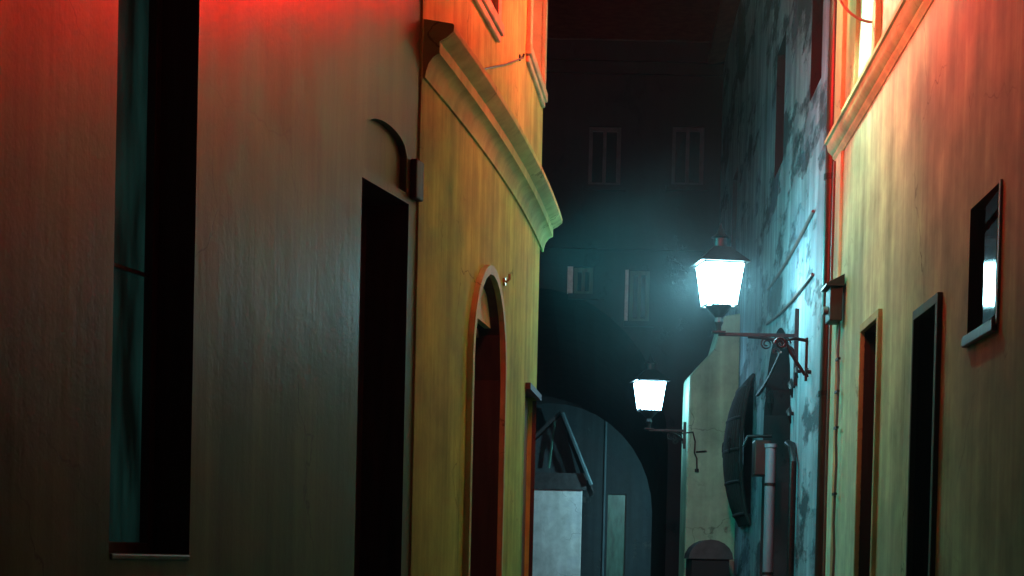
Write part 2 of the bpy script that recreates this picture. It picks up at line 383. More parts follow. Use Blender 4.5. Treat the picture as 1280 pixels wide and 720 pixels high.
# corner strip closing the little step between the two houses
# cornice
CZ = 4.66
prof = [(0, CZ-.02), (.022, CZ-.02), (.03, CZ+.03), (.05, CZ+.09), (.085, CZ+.135), (.12, CZ+.155), (.135, CZ+.16), (.135, CZ+.25), (.15, CZ+.262), (.19, CZ+.28), (.225, CZ+.31), (.245, CZ+.325), (.25, CZ+.37), (.24, CZ+.385), (0, CZ+.43)]
prof = [(o*.8, CZ+(z-CZ)*.82) for o, z in prof]
LW.sweep(prof, YA+.02, YE+.25, 44).build('cornice', m_stucco_l, rl, smooth=True)
# arched doorway
ad = pan(LW, a.y, b.y, 0, az, .26, m_darkwood, 'arched_door', rl, .05, ar=A_[4])
reveal(LW, A_, m_darkwood, ad, 'door_lining')  # dark lining paints the shaded inside of the arch
sm = MB(); cy = (a.y+b.y)/2; h = (b.y-a.y)/2; zc = az-A_[4]
path = [(a.y-.07, 0), (a.y-.07, zc)] + [(cy-(h+.07)*math.cos(PI*i/14), zc+(A_[4]+.07)*math.sin(PI*i/14)) for i in range(1, 14)] + [(b.y+.07, zc), (b.y+.07, 0)]
pin = [(a.y, 0), (a.y, zc)] + [(cy-h*math.cos(PI*i/14), zc+A_[4]*math.sin(PI*i/14)) for i in range(1, 14)] + [(b.y, zc), (b.y, 0)]
for i in range(len(path)-1):
    sm.prism([LW.P(*path[i], .002), LW.P(*path[i], .045), LW.P(*pin[i], .045), LW.P(*pin[i], .002)], [LW.P(*path[i+1], .002), LW.P(*path[i+1], .045), LW.P(*pin[i+1], .045), LW.P(*pin[i+1], .002)])
sm.build('door_surround', m_trim, ad)
tz = LW.hit(606, 395).z
pan(LW, a.y+.05, b.y-.05, tz, az-.05, .07, m_trim, 'fanlight', ad, .05, ar=min(A_[4], az-.05-tz))
LW.slab(a.y+.02, b.y-.02, tz-.07, tz, -.255, -.17).build('transom', m_brownwood, ad, bevel=.01)
m = MB(); m.tube([LW.P(a.y+.2, 1.05, -.255), LW.P(a.y+.2, 1.05, -.2), LW.P(a.y+.32, 1.05, -.2)], .012); m.build('handle', m_brass, ad, smooth=True)
# narrow brown door at the far end
sd = pan(LW, c.y, d.y, 0, cz, .08, m_brownwood, 'narrow_door', rl, .04)
reveal(LW, D_, m_darkwood, sd)
LW.slab(c.y-.02, d.y+.02, cz+.002, cz+.06, .002, .05).build('lintel', m_darkwood, sd)
for U in (U1, U2):
    wf = frame_ring(LW, U[0], U[1], U[2], U[3], .05, -.15, -.09, m_paleframe, 'window', rl)
    reveal(LW, U, m_trim, wf, 'window_lining')
    pan(LW, U[0]+.05, U[1]-.05, U[2]+.05, U[3]-.05, .135, m_glass, 'glass', wf, .01)
    m = MB(); q = LW.slab((U[0]+U[1])/2-.02, (U[0]+U[1])/2+.02, U[2]+.05, U[3]-.05, -.13, -.1); m.add(q.v, q.f)
    q = LW.slab(U[0]+.05, U[1]-.05, U[2]+1., U[2]+1.03, -.13, -.098); m.add(q.v, q.f); m.build('glazing_bar', m_paleframe, wf)
    m = MB()
    for (p, q_, r, s_) in ((U[0]-.14, U[0], U[2], U[3]), (U[1], U[1]+.14, U[2], U[3]), (U[0]-.14, U[1]+.14, U[3], U[3]+.14)):
        z = LW.slab(p, q_, r, s_, .002, .04); m.add(z.v, z.f)
    m.build('window_surround', m_trim, wf, bevel=.006)
    LW.slab(U[0]-.2, U[1]+.2, U[2]-.09, U[2]-.002, .002, .055).build('sill', m_trim, wf, bevel=.01)
    LW.slab(U[0]-.16, U[1]+.16, U[2]-.15, U[2]-.092, .002, .035).build('sill_moulding', m_trim, wf, bevel=.01)
# cable and hook on the upper wall
p0, p1 = LW.hit(603, 86), LW.hit(649, 72)
m = MB(); m.tube([LW.P(p0.y, p0.z, .008), LW.P((p0.y+p1.y)/2, (p0.z+p1.z)/2-.015, .012), LW.P(p1.y, p1.z, .03)], .006, 6)
tag(m.build('cable', m_cable, smooth=True), 'thin cable running across the red lit upper wall to the far window', 'cable')
m = MB(); q0 = LW.P(p1.y, p1.z, .0); m.tube([q0, LW.P(p1.y, p1.z, .03), LW.P(p1.y, p1.z+.03, .04)], .01, 8); m.tube([LW.P(p1.y, p1.z, .0), LW.P(p1.y, p1.z, .012)], .028, 10)
tag(m.build('wall_hook', m_iron, smooth=True), 'small iron hook on the red lit upper wall beside the window nearest the alley end', 'hook')
pk = LW.hit(629, 352)
m = MB(); m.tube([LW.P(pk.y, pk.z, 0), LW.P(pk.y, pk.z, .03), LW.P(pk.y, pk.z+.02, .05), LW.P(pk.y, pk.z+.06, .05)], .01, 8); m.tube([LW.P(pk.y, pk.z, 0), LW.P(pk.y, pk.z, .02)], .035, 10)
tag(m.build('wall_hook', m_brass, smooth=True), 'small hook on the wall just right of the arched doorway top', 'hook')

# ================================================================ RIGHT HOUSE
fR = lambda Y: 2.0+.048*Y
RWt = Wall(fR, -1, 2, 20, 0, 9)
RE = RWt.hit(1044, 300).y
RW = Wall(fR, -1, 2.0, RE, 0, 9.)
rr = thing('plastered_house', 'cream plastered house on the right, cornice above two narrow doors and one small window', 'house', (fR(10)+.5, 10, 0))
d1a, d1b = RW.hit(1078, 500), RW.hit(1098, 500); d1z = RW.hit(1090, 407).z
d2a, d2b = RW.hit(1145, 500), RW.hit(1172, 500); d2z = RW.hit(1163, 389).z
wa, wb = RW.hit(1211, 340), RW.hit(1249, 330); wz = (RW.hit(1208, 429).z+RW.hit(1243, 407).z)/2; wzt = (RW.hit(1215, 258).z+RW.hit(1255, 225).z)/2
O1 = (d1b.y, d1a.y, 0, d1z, 0, .12); O2 = (d2b.y, d2a.y, 0, d2z, 0, .22); O3 = (wb.y, wa.y, wz, wzt, 0, .15)
# upper storey windows over the cornice
u1 = RW.hit(1100, 20)
U3 = (u1.y-1.1, u1.y-.1, 5.9, 7.5, 0, .2)
w, rv = RW.facade([O1, O2, O3, U3]); w.build('wall', m_cream, rr)
body(rr, RW, 9, 9, m_grey, m_tile)
for O, mt, fm, nm in ((O1, m_brownwood, m_trim, 'door'), (O2, m_darkwood, m_greenframe, 'door')):
    dd = pan(RW, O[0], O[1], 0, O[3], O[5]-.03, mt, nm, rr, .05)
    reveal(RW, O, m_darkwood, dd)  # dark lining colour holds the shade of the reveal
    fm_ = MB()
    for (p, q_, r, s_) in ((O[0]-.07, O[0], 0, O[3]), (O[1], O[1]+.04, 0, O[3]), (O[0]-.07, O[1]+.04, O[3], O[3]+.06)):
        z = RW.slab(p, q_, r, s_, -.01, .03); fm_.add(z.v, z.f)
    fm_.build('door_frame', fm, dd, bevel=.004)
    m = MB(); y = O[0]+.14; m.tube([RW.P(y, 1.05, -O[5]+.03), RW.P(y, 1.05, -O[5]+.09), RW.P(y+.1, 1.05, -O[5]+.09)], .012); m.build('handle', m_brass, dd, smooth=True)
wf = frame_ring(RW, O3[0], O3[1], O3[2], O3[3], .05, -.14, -.09, m_frame, 'window', rr, bevel=.004)
reveal(RW, O3, m_frame, wf, 'window_lining')
# panes turned off the wall plane to mirror the larger lantern at the camera
ym = (O3[0]+O3[1])/2; gy0, gy1 = RW.hit(1249, 330).y+.02, RW.hit(1227, 340).y; cxm = RW.P((gy0+gy1)/2, 0, -.004)
tb = O3[2]+(O3[3]-O3[2])*.74; hh = (gy1-gy0)/2
rd = ray(1238, 362).normalized(); gp = EYE+rd*((cxm.x-EYE.x)/rd.x)
lp = at(898, 414, 18.4)+Vector((0, 0, .45)); nn = ((lp-gp).normalized()-rd); nn.z = 0; nn.normalize()
tt = Vector((-nn.y, nn.x, 0)); print('pane turned', math.degrees(math.atan2(nn.y, -nn.x)))
for z0_, z1_ in ((O3[2]+.05, tb), (tb+.05, O3[3]-.05)):
    m = MB(); m.box((cxm.x, cxm.y, (z0_+z1_)/2), tt*hh, nn*.004, (0, 0, (z1_-z0_)/2)); m.build('glass', m_glassc, wf)
RW.slab(O3[0]+.05, O3[1]-.05, tb, tb+.045, -.135, -.07).build('transom', m_paleframe, wf, bevel=.004)
zt = O3[2]+(O3[3]-O3[2])*.50
RW.slab(O3[0]+.05, O3[1]-.05, zt, zt+.025, -.135, -.09).build('glazing_bar', m_frame, wf)
RW.slab(ym-.012, ym+.012, zt, tb, -.135, -.085).build('glazing_bar', m_frame, wf)
RW.slab(O3[0]-.0, O3[1]+.0, O3[2]-.03, O3[2]+.03, -.1, .03).build('sill', m_frame, wf, bevel=.006)
m = MB()
for (p, q_, r, s_) in ((O3[0]-.03, O3[0], O3[2], O3[3]),):
    z = RW.slab(p, q_, r, s_, -.01, .012); m.add(z.v, z.f)
m.build('window_trim', m_paleframe, wf)
wu = frame_ring(RW, U3[0], U3[1], U3[2], U3[3], .06, -.18, -.12, m_brownwood, 'window', rr)
reveal(RW, U3, m_trim, wu, 'window_lining')
pan(RW, U3[0]+.06, U3[1]-.06, U3[2]+.06, U3[3]-.06, .165, m_glass, 'glass', wu, .01)
m = MB()
for (p, q_, r, s_) in ((U3[0]-.16, U3[0], U3[2], U3[3]), (U3[1], U3[1]+.16, U3[2]-.6, U3[3]), (U3[0]-.16, U3[1]+.16, U3[3], U3[3]+.16)):
    z = RW.slab(p, q_, r, s_, .002, .05); m.add(z.v, z.f)
m.build('window_surround', m_trim, wu, bevel=.006)
# cornice
prz = RW.hit(1050, 195).z
CR = 5.12
profR = [(0, CR), (.02, CR), (.03, CR+.04), (.07, CR+.07), (.075, CR+.09), (.075, CR+.12), (.10, CR+.135), (.17, CR+.21), (.19, CR+.30), (.195, CR+.33), (.235, CR+.34), (.24, CR+.40), (.22, CR+.41), (0, CR+.45)]
profR = [(o*.45, CR+(z-CR)*.47) for o, z in profR]
RW.sweep(profR, 2.0, RE+.06, 44).build('cornice', m_stucco_r, rr, smooth=True)
# corner lesene under and above cornice
RW.slab(RE-.42, RE-.02, 0, CR-.004, .002, .025).build('corner_strip', m_cream, rr)
RW.slab(RE-.42, RE-.02, CR+.215, 8.9, .002, .04).build('corner_strip', m_trim, rr)
RW.slab(RE-1.15, RE-.62, CR+.215, 8.9, .002, .03).build('pilaster', m_trim, rr)

# dark downpipe at the joint of the two right hand houses
pt_ = at(1035, 400, RE+.18)
pr = thing('downpipe', 'thick dark brown downpipe running full height at the joint between cream and peeling walls', 'downpipe', (pt_.x, pt_.y, 0))
m = MB(); m.tube([(pt_.x, pt_.y, 0), (pt_.x, pt_.y, 9)], .06, 16); m.build('pipe', m_pipe, pr, smooth=True)
for z in (1.2, 3.1, 5.0, 6.9): m = MB(); m.tube([(pt_.x, pt_.y, z), (pt_.x, pt_.y, z+.05)], .07, 16); m.abox(pt_.x, pt_.x+.25, pt_.y-.012, pt_.y+.012, z+.01, z+.04); m.build('pipe_clamp', m_iron, pr, smooth=True)
# box lamp on the corner
b0 = RW.hit(1054, 380); by = b0.y
bx = thing('wall_box', 'small brown box with sloping lid high on the corner of the cream house', 'box', (fR(by)-.1, by, b0.z))
z0 = b0.z-.16; z1 = b0.z+.12
RW.slab(by-.16, by+.12, z0, z1, .026, .13).build('case', m_darkwood, bx, bevel=.01)
m = MB(); m.prism([RW.P(by-.2, z1+.002, .02), RW.P(by-.2, z1+.002, .17), RW.P(by-.2, z1+.02, .17), RW.P(by-.2, z1+.10, .02)], [RW.P(by+.16, z1+.002, .02), RW.P(by+.16, z1+.002, .17), RW.P(by+.16, z1+.02, .17), RW.P(by+.16, z1+.10, .02)]); m.build('lid', m_iron, bx)
m = MB(); m.tube([RW.P(by-.02, z0+.1, .13), RW.P(by-.02, z0+.1, .17)], .035, 12); m.build('knob', m_zinc, bx, smooth=True)
# vertical cables below the box, with clips
cpts = lambda y, top, bot, k: [RW.P(y+.012*math.sin(i*k), top+(bot-top)*i/14, .034+.006*math.sin(i*2.1)) for i in range(15)]
cb = MB(); cb.tube(cpts(by-.06, z0, .3, 1.3), .011, 6)
ck = cb.build('cable', m_cable, None, smooth=True); tag(ck, 'dark cable dropping straight down from the brown corner box', 'cable')
for z in (2.2, 2.75, 3.05, 3.32): RW.slab(by-.13, by+.03, z, z+.02, .027, .05).build('cable_clip', m_iron, ck)
cb = MB(); cb.tube([RW.P(RE-.1+.01*math.sin(i), CR-.02-(CR-.3)*i/14, .036) for i in range(15)], .012, 6)
tag(cb.build('cable', m_cable, None, smooth=True), 'thin cable down the very edge of the cream house beside the dark downpipe', 'cable')
# looping cable at the top
l0 = [(1045, -14), (1054, 6), (1068, 20), (1085, 27), (1099, 25), (1109, 10), (1116, -14)]
cb = MB(); P_ = [at(x, y, 13.2) for x, y in l0]
fine = []
for i in range(len(P_)-1):
    a0, a1, a2, a3 = P_[max(i-1, 0)], P_[i], P_[i+1], P_[min(i+2, len(P_)-1)]
    for k in range(5):
        t = k/5; fine.append(.5*((2*a1)+(a2-a0)*t+(2*a0-5*a1+4*a2-a3)*t*t+(3*a1-a0-3*a2+a3)*t**3))
fine.append(P_[-1])
cb.tube([RW.P(13.9, 6.35, 0)]+fine+[RW.P(12.7, 6.5, 0)], .011, 8)
tag(cb.build('cable', m_redlit_cable, None, smooth=True), 'cable painted as if red lit, hanging in a loop above the cornice of the cream house', 'cable')

# ================================================================ FAR RIGHT HOUSE (peeling)
fP = lambda Y: 2.04+.048*Y
PW = Wall(fP, -1, RE, 31.6, 0, 10.5)
rp = thing('peeling_house', 'tall house with peeling pale plaster behind the bracket of the larger lantern', 'house', (fP(22)+.5, 22, 0))
da, db = PW.hit(966, 600), PW.hit(944, 600)
OD = (18.95, 22.1, 0, 4.35, 1.1, .5)
gw = (23.65, 25.05, 2.3, 4.0, 0, .2)
UW = [(17.0, 17.9, 6.3, 7.8, 0, .2), (20.5, 21.5, 6.3, 7.8, 0, .2), (27.5, 28.5, 6.3, 7.8, 0, .2)]
w, rv = PW.facade([OD, gw]+UW); w.build('wall', m_peel, rp); body(rp, PW, 9, 10.5, m_grey, m_tile)
dd = pan(PW, OD[0], OD[1], 0, OD[3], .46, m_darkwood, 'gate', rp, .05, ar=1.1); reveal(PW, OD, m_grey, dd, 'gate_lining')
for O in UW+[gw]:
    wf = frame_ring(PW, O[0], O[1], O[2], O[3], .06, -.18, -.12, m_darkwood, 'window', rp)
    reveal(PW, O, m_grey, wf, 'window_lining'); pan(PW, O[0]+.06, O[1]-.06, O[2]+.06, O[3]-.06, .165, m_glass, 'glass', wf, .01)
    PW.slab((O[0]+O[1])/2-.02, (O[0]+O[1])/2+.02, O[2]+.06, O[3]-.06, -.16, -.13).build('glazing_bar', m_darkwood, wf)
# bulging wrought iron window grille
gr = thing('window_grille', 'black bulging wrought iron window grille on the peeling wall beyond the doorway', 'grille', (fP(24.3)-.2, 24.3, 3.2))
ga, gb, gz0, gz1 = 23.5, 25.2, 2.15, 4.15
def bulge(t, u):  # t along height 0..1
    return .02+.29*math.sin(PI*min(1, t*1.0))**.6
for i in range(20):
    y = ga+(gb-ga)*i/19; e = math.sin(PI*(i+1)/21)**.35
    m = MB(); m.tube([PW.P(y, gz0+(gz1-gz0)*k/14, bulge(k/14, 0)*e) for k in range(15)], .024, 6); m.build('bar', m_rust, gr, smooth=True)
for k in (1, 4, 7, 10, 13):
    t = k/14; m = MB(); m.tube([PW.P(ga+(gb-ga)*i/11, gz0+(gz1-gz0)*t, bulge(t, 0)*math.sin(PI*(i+.8)/12.6)**.35+.012) for i in range(12)], .022, 6); m.build('cross_bar', m_rust, gr, smooth=True)
m = MB()
for i in range(5):
    y = ga+.3+(gb-ga-.6)*i/4; pts = []
    for k in range(20): th = k*.5; rr_ = .14*(1-k/24); pts.append(PW.P(y+rr_*math.cos(th), 3.2+rr_*math.sin(th), .30))
    m.tube(pts, .01, 6)
m.build('scroll', m_rust, gr, smooth=True)
# wall cables (diagonal)
for (x0, y0, x1, y1, lab) in ((960, 405, 1018, 343, 'dark cable slanting up the bright peeling wall just above the lantern bracket'), (962, 362, 1019, 264, 'dark cable slanting up the peeling wall, higher of the two beside the lantern'), (948, 494, 978, 440, 'short dark cable slanting on the peeling wall just under the lantern bracket')):
    A, B_ = PW.hit(x0, y0), PW.hit(x1, y1); m = MB()
    m.tube([PW.P(A.y+(B_.y-A.y)*i/8, A.z+(B_.z-A.z)*i/8+.05*math.sin(PI*i/8)*-1, .02) for i in range(9)], .016, 6)
    tag(m.build('cable', m_cable, None, smooth=True), lab, 'cable')
# zinc downpipe and thin pipe
z_ = PW.hit(975, 640)
zp = thing('downpipe', 'pale zinc downpipe on the peeling wall below the lantern bracket', 'downpipe', (fP(z_.y)-.1, z_.y, 0))
zt = PW.hit(975, 562).z; cxp = PW.P(z_.y, 0, .12)
m = MB(); m.tube([(cxp.x, cxp.y, 0), (cxp.x, cxp.y, zt), (cxp.x, cxp.y, zt+.01), (cxp.x, cxp.y, zt+.05)], [.06, .06, .07, .07], 16); m.build('pipe', m_zinc, zp, smooth=True)
for z in (1.5, 2.5): m = MB(); m.tube([(cxp.x, cxp.y, z), (cxp.x, cxp.y, z+.03)], .067, 16); m.build('pipe_clamp', m_iron, zp, smooth=True)
z2 = PW.hit(997, 640)
m = MB(); m.tube([PW.P(z2.y, 0, .06), PW.P(z2.y, PW.hit(997, 578).z, .06), PW.P(z2.y+.25, PW.hit(997, 556).z, .05), PW.P(z2.y+.7, PW.hit(997, 550).z, .04)], .04, 10)
tag(m.build('downpipe', m_iron, None, smooth=True), 'thin dark pipe bending at its top, right of the pale zinc downpipe', 'downpipe')
# iron scroll bracket on the bright wall
ib = PW.hit(1010, 426); it = PW.hit(1018, 462); s0 = ib.y
m = MB()
m.tube([PW.P(s0, ib.z, 0), PW.P(s0, ib.z+.02, .12), PW.P(s0, ib.z, .22), PW.P(s0, ib.z-.12, .17), PW.P(s0, ib.z-.34, .02)], .018, 8)
m.tube([PW.P(s0, ib.z+.03, .01), PW.P(s0, ib.z-.40, .01)], .016, 8)
pts = [PW.P(s0, ib.z-.03+.06*(1-k/26)*math.sin(k*.5), .27+.06*(1-k/26)*math.cos(k*.5)) for k in range(22)]; m.tube(pts, .012, 6)
tag(m.build('iron_bracket', m_iron, None, smooth=True), 'small empty wrought iron scroll bracket on the bright wall beside the dark downpipe', 'bracket')
# wall anchors
for (x, y, sz, lab) in ((1001, 464, .1, 'iron wall anchor just under the empty scroll bracket'), (994, 483, .17, 'leaf shaped iron wall anchor on the bright wall right of the lantern plate'), (992, 517, .15, 'curved iron wall anchor lowest on the bright wall right of the lantern plate'), (967, 500, .26, 'iron wall anchor shaped like a bird left of the lantern plate'), (1014, 465, .07, 'small iron stud between the scroll bracket and the dark downpipe')):
    h_ = PW.hit(x, y); m = MB()
    m.tube([PW.P(h_.y+sz*.5, h_.z+sz*.5, .03), PW.P(h_.y+.0, h_.z+.02, .05), PW.P(h_.y-sz*.3, h_.z-sz*.2, .05), PW.P(h_.y-sz*.1, h_.z-sz*.7, .03)], [.01, sz*.22, sz*.16, .008], 8)
    m.tube([PW.P(h_.y, h_.z, .0), PW.P(h_.y, h_.z, .05)], .02, 8)
    tag(m.build('wall_anchor', m_iron, None, smooth=True), lab, 'wall anchor', 'iron anchors on the peeling wall')
# hanging box under the bird anchor
hb = PW.hit(963, 572)
m = PW.slab(hb.y-.12, hb.y+.25, hb.z-.22, hb.z+.2, .01, .2); hbx = m.build('meter_box', m_pipe, None, bevel=.015); tag(hbx, 'dark square box on the peeling wall left of the pale downpipe top', 'box')
m = MB(); m.tube([PW.P(hb.y-.1, hb.z+.25, .0), PW.P(hb.y-.1, hb.z+.24, .28), PW.P(hb.y-.1, hb.z+.12, .33)], .02, 8)
tag(m.build('iron_bracket', m_iron, None, smooth=True), 'short hooked iron arm above the dark square box', 'bracket')

# ================================================================ PIER beyond the grille
p = MB(); Yp = 26.3
L0, L1 = at(858, 600, Yp), at(916, 600, Yp)
out = [(L0.x, 0), (L1.x+.4, 0), (L1.x+.4, at(900, 385, Yp).z), (at(905, 395, Yp).x, at(905, 395, Yp).z), (at(893, 436, Yp).x, at(893, 436, Yp).z), (at(878, 452, Yp).x, at(878, 452, Yp).z), (at(862, 470, Yp).x, at(862, 470, Yp).z), (L0.x, at(857, 492, Yp).z)]
p.prism([(x, Yp, z) for x, z in out], [(x, Yp+.9, z) for x, z in out])
tag(p.build('buttress', m_pier, None, bevel=.03), 'pale yellowish limewashed buttress with curved sloping top carrying the smaller lantern', 'buttress')
# bollard / low stone hump at the foot
q = at(903, 700, 24.9)
# hood over a doorway
hd = MB(); hz = at(890, 690, 25.2)
pts0 = [(hz.x+.32*math.cos(PI*k/10)*1.0, 25.3, hz.z+.28*math.sin(PI*k/10)-.1) for k in range(11)]
hd.prism([(x, y, z) for x, y, z in pts0], [(x, y+.7, z) for x, y, z in pts0])
hr = thing('door_porch', 'low porch with rounded grey roof at the foot of the buttress', 'porch', (hz.x, 25.6, 0))
hd.build('roof', m_slate, hr); m = MB(); m.abox(hz.x-.27, hz.x+.27, 25.36, 26.2, 0, hz.z-.102); m.build('wall', m_grey, hr)

# ================================================================ END HOUSE WITH TUNNEL ARCH
YF, YB = 32.2, 44.0
re_ = thing('end_house', 'dark house closing the alley with a wide arched passage through its ground floor', 'house', (1, YF, 0))
def earc(cx, cy, a, b, Y, n=20):
    return [at(cx+a*math.cos(PI*k/n), cy-b*math.sin(PI*k/n), Y) for k in range(n+1)]   # right to left
outer = earc(662, 560, 173, 201, YF); inner = earc(688, 640, 127, 136, YB)
ztop = at(760, 55, YF).z; xl, xr = -6.0, fP(YF)+3
fmh = MB(); n = len(outer)
# facade grid left/right/top of the arch with window holes above
xa, xb = outer[-1].x, outer[0].x
def rect(px0, px1, py0, py1): A, B_ = at(px0, (py0+py1)/2, YF), at(px1, (py0+py1)/2, YF); return (A.x, B_.x, at((px0+px1)/2, py1, YF).z, at((px0+px1)/2, py0, YF).z)
def arch_z(x):
    if x <= xa or x >= xb: return 0
    for i in range(n-1):
        A, B_ = outer[i], outer[i+1]
        if B_.x <= x <= A.x: return A.z+(B_.z-A.z)*(A.x-x)/(A.x-B_.x)
    return 0
wins = [rect(717, 741, 334, 400), rect(736, 776, 158, 232), rect(787, 812, 338, 402), rect(840, 880, 158, 232)]
wins = [(a0, a1, max(b0, max(arch_z(a0), arch_z(a1))+.03), b1) for a0, a1, b0, b1 in wins]
xsn = sorted({xl, xr, xa, xb} | {v.x for v in outer} | {v for q in wins for v in q[:2]})
for i in range(len(xsn)-1):
    u, v = xsn[i], xsn[i+1]
    if v-u < 1e-5: continue
    e_ = 1e-6; za_, zb2 = arch_z(u+e_), arch_z(v-e_)
    segs = []; cur = (za_, zb2)
    for q in sorted([q for q in wins if q[0] < (u+v)/2 < q[1]], key=lambda q: q[2]): segs.append((cur, (q[2], q[2]))); cur = (q[3], q[3])
    segs.append((cur, (ztop, ztop)))
    for (l0_, l1_), (h0_, h1_) in segs: fmh.quad((u, YF, l0_), (v, YF, l1_), (v, YF, h1_), (u, YF, h0_))
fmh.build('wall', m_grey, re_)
vb = MB()
oo = [Vector((xb, YF, 0))]+outer+[Vector((xa, YF, 0))]; ii = [Vector((inner[0].x, YB, 0))]+inner+[Vector((inner[-1].x, YB, 0))]
for i in range(len(oo)-1): vb.quad(oo[i], oo[i+1], ii[i+1], ii[i])
vb.build('passage_vault', m_vault_shade, re_, smooth=True)
bk = MB(); zb_ = max(v.z for v in inner)+.02
for i in range(n-1):
    A, B_ = inner[i], inner[i+1]; bk.quad((A.x, YB, A.z), (B_.x, YB, B_.z), (B_.x, YB, zb_), (A.x, YB, zb_))
bk.quad((xl, YB, 0), (inner[-1].x, YB, 0), (inner[-1].x, YB, zb_), (xl, YB, zb_)); bk.quad((inner[0].x, YB, 0), (xr, YB, 0), (xr, YB, zb_), (inner[0].x, YB, zb_)); bk.quad((xl, YB, zb_), (xr, YB, zb_), (xr, YB, ztop), (xl, YB, ztop))
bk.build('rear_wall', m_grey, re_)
sd_ = MB(); sd_.quad((xl, YF, 0), (xl, YB, 0), (xl, YB, ztop), (xl, YF, ztop)); sd_.build('side_wall', m_grey, re_); sd_ = MB(); sd_.quad((xr, YF, 0), (xr, YB, 0), (xr, YB, ztop), (xr, YF, ztop)); sd_.build('side_wall', m_grey, re_)
rf = MB(); ymid = (YF+YB)/2
rf.prism([(xl-.2, YF-.3, ztop), (xl-.2, ymid, ztop+3.6), (xl-.2, YB+.3, ztop)], [(xr+.2, YF-.3, ztop), (xr+.2, ymid, ztop+3.6), (xr+.2, YB+.3, ztop)]); rf.build('roof', m_tile, re_)
m = MB(); m.abox(xl, xr, YF-.22, YF-.003, ztop-.35, ztop-.002); m.abox(xl, xr, YF-.12, YF-.003, ztop-.55, ztop-.352); m.build('cornice', m_grey, re_)
zc2 = at(760, 312, YF).z
m = MB(); m.abox(xl, xr, YF-.09, YF-.003, zc2, zc2+.16); m.build('string_course', m_grey, re_)
for k, (x0, x1, z0, z1) in enumerate(wins):
    fr = MB(); t = .07; y0, y1 = YF+.08, YF+.16
    for (p0_, p1_, q0_, q1_) in ((x0, x0+t, z0, z1), (x1-t, x1, z0, z1), (x0+t, x1-t, z1-t, z1), (x0+t, x1-t, z0, z0+t), ((x0+x1)/2-.03, (x0+x1)/2+.03, z0+t, z1-t)): fr.abox(p0_, p1_, y0, y1, q0_, q1_)
    wf = fr.build('window', m_greenframe if k in (0, 2) else m_slate, re_)
    m = MB(); m.abox(x0+t, x1-t, YF+.13, YF+.14, z0+t, z1-t); m.build('glass', m_glass, wf)
    m = MB()
    for (p0_, p1_, q0_, q1_) in ((x0-.012, x0, z0, z1), (x1, x1+.012, z0, z1), (x0-.012, x1+.012, z1, z1+.012), (x0-.012, x1+.012, z0-.012, z0)): m.abox(p0_, p1_, YF+.002, YF+.2, q0_, q1_)
    m.build('window_lining', m_grey, wf)
    m = MB(); m.abox(x0-.1, x1+.1, YF-.1, YF-.003, z0-.1, z0-.003); m.build('sill', m_grey, wf)
    if k in (0, 2):
        m = MB(); m.abox(x0-.12 if k == 0 else x0-.09, x0-.02 if k == 0 else x0-.03, YF-.05, YF-.003, z0, z1); m.build('shutter', m_paleframe, wf)

# ================================================================ COURTYARD BEYOND THE PASSAGE
YC = 50.
rc = thing('courtyard_house', 'greenish grey house seen through the passage with a narrow door', 'house', (3, YC, 0))
d0, d1 = at(759, 660, YC), at(782, 660, YC); dz = at(770, 618, YC).z
m = MB(); X0, X1, Z1 = -8, 9, 9
m.quad((X0, YC, 0), (d0.x, YC, 0), (d0.x, YC, dz), (X0, YC, dz)); m.quad((d1.x, YC, 0), (X1, YC, 0), (X1, YC, dz), (d1.x, YC, dz)); m.quad((X0, YC, dz), (X1, YC, dz), (X1, YC, Z1), (X0, YC, Z1))
m.quad((X0, YC, 0), (X0, YC+6, 0), (X0, YC+6, Z1), (X0, YC, Z1)); m.quad((X1, YC, 0), (X1, YC+6, 0), (X1, YC+6, Z1), (X1, YC, Z1)); m.quad((X0, YC+6, 0), (X1, YC+6, 0), (X1, YC+6, Z1), (X0, YC+6, Z1)); m.build('wall', m_court, rc)
m = MB(); m.prism([(X0-.2, YC-.3, Z1), (X0-.2, YC+3, Z1+2.5), (X0-.2, YC+6.3, Z1)], [(X1+.2, YC-.3, Z1), (X1+.2, YC+3, Z1+2.5), (X1+.2, YC+6.3, Z1)]); m.build('roof', m_tile, rc)
m = MB(); m.abox(d0.x, d1.x, YC+.1, YC+.16, 0, dz); do = m.build('door', m_teal, rc)
m = MB(); m.abox(d0.x-.07, d0.x, YC-.03, YC+.12, 0, dz+.07); m.abox(d1.x, d1.x+.07, YC-.03, YC+.12, 0, dz+.07); m.abox(d0.x, d1.x, YC-.03, YC+.12, dz, dz+.07); m.build('door_frame', m_court, do)
cp = at(756, 600, YC); m = MB(); m.tube([(cp.x, YC-.06, 0), (cp.x, YC-.06, 7)], .035, 10)
tag(m.build('downpipe', m_zinc, None, smooth=True), 'slender pale downpipe beside the narrow courtyard door', 'downpipe')
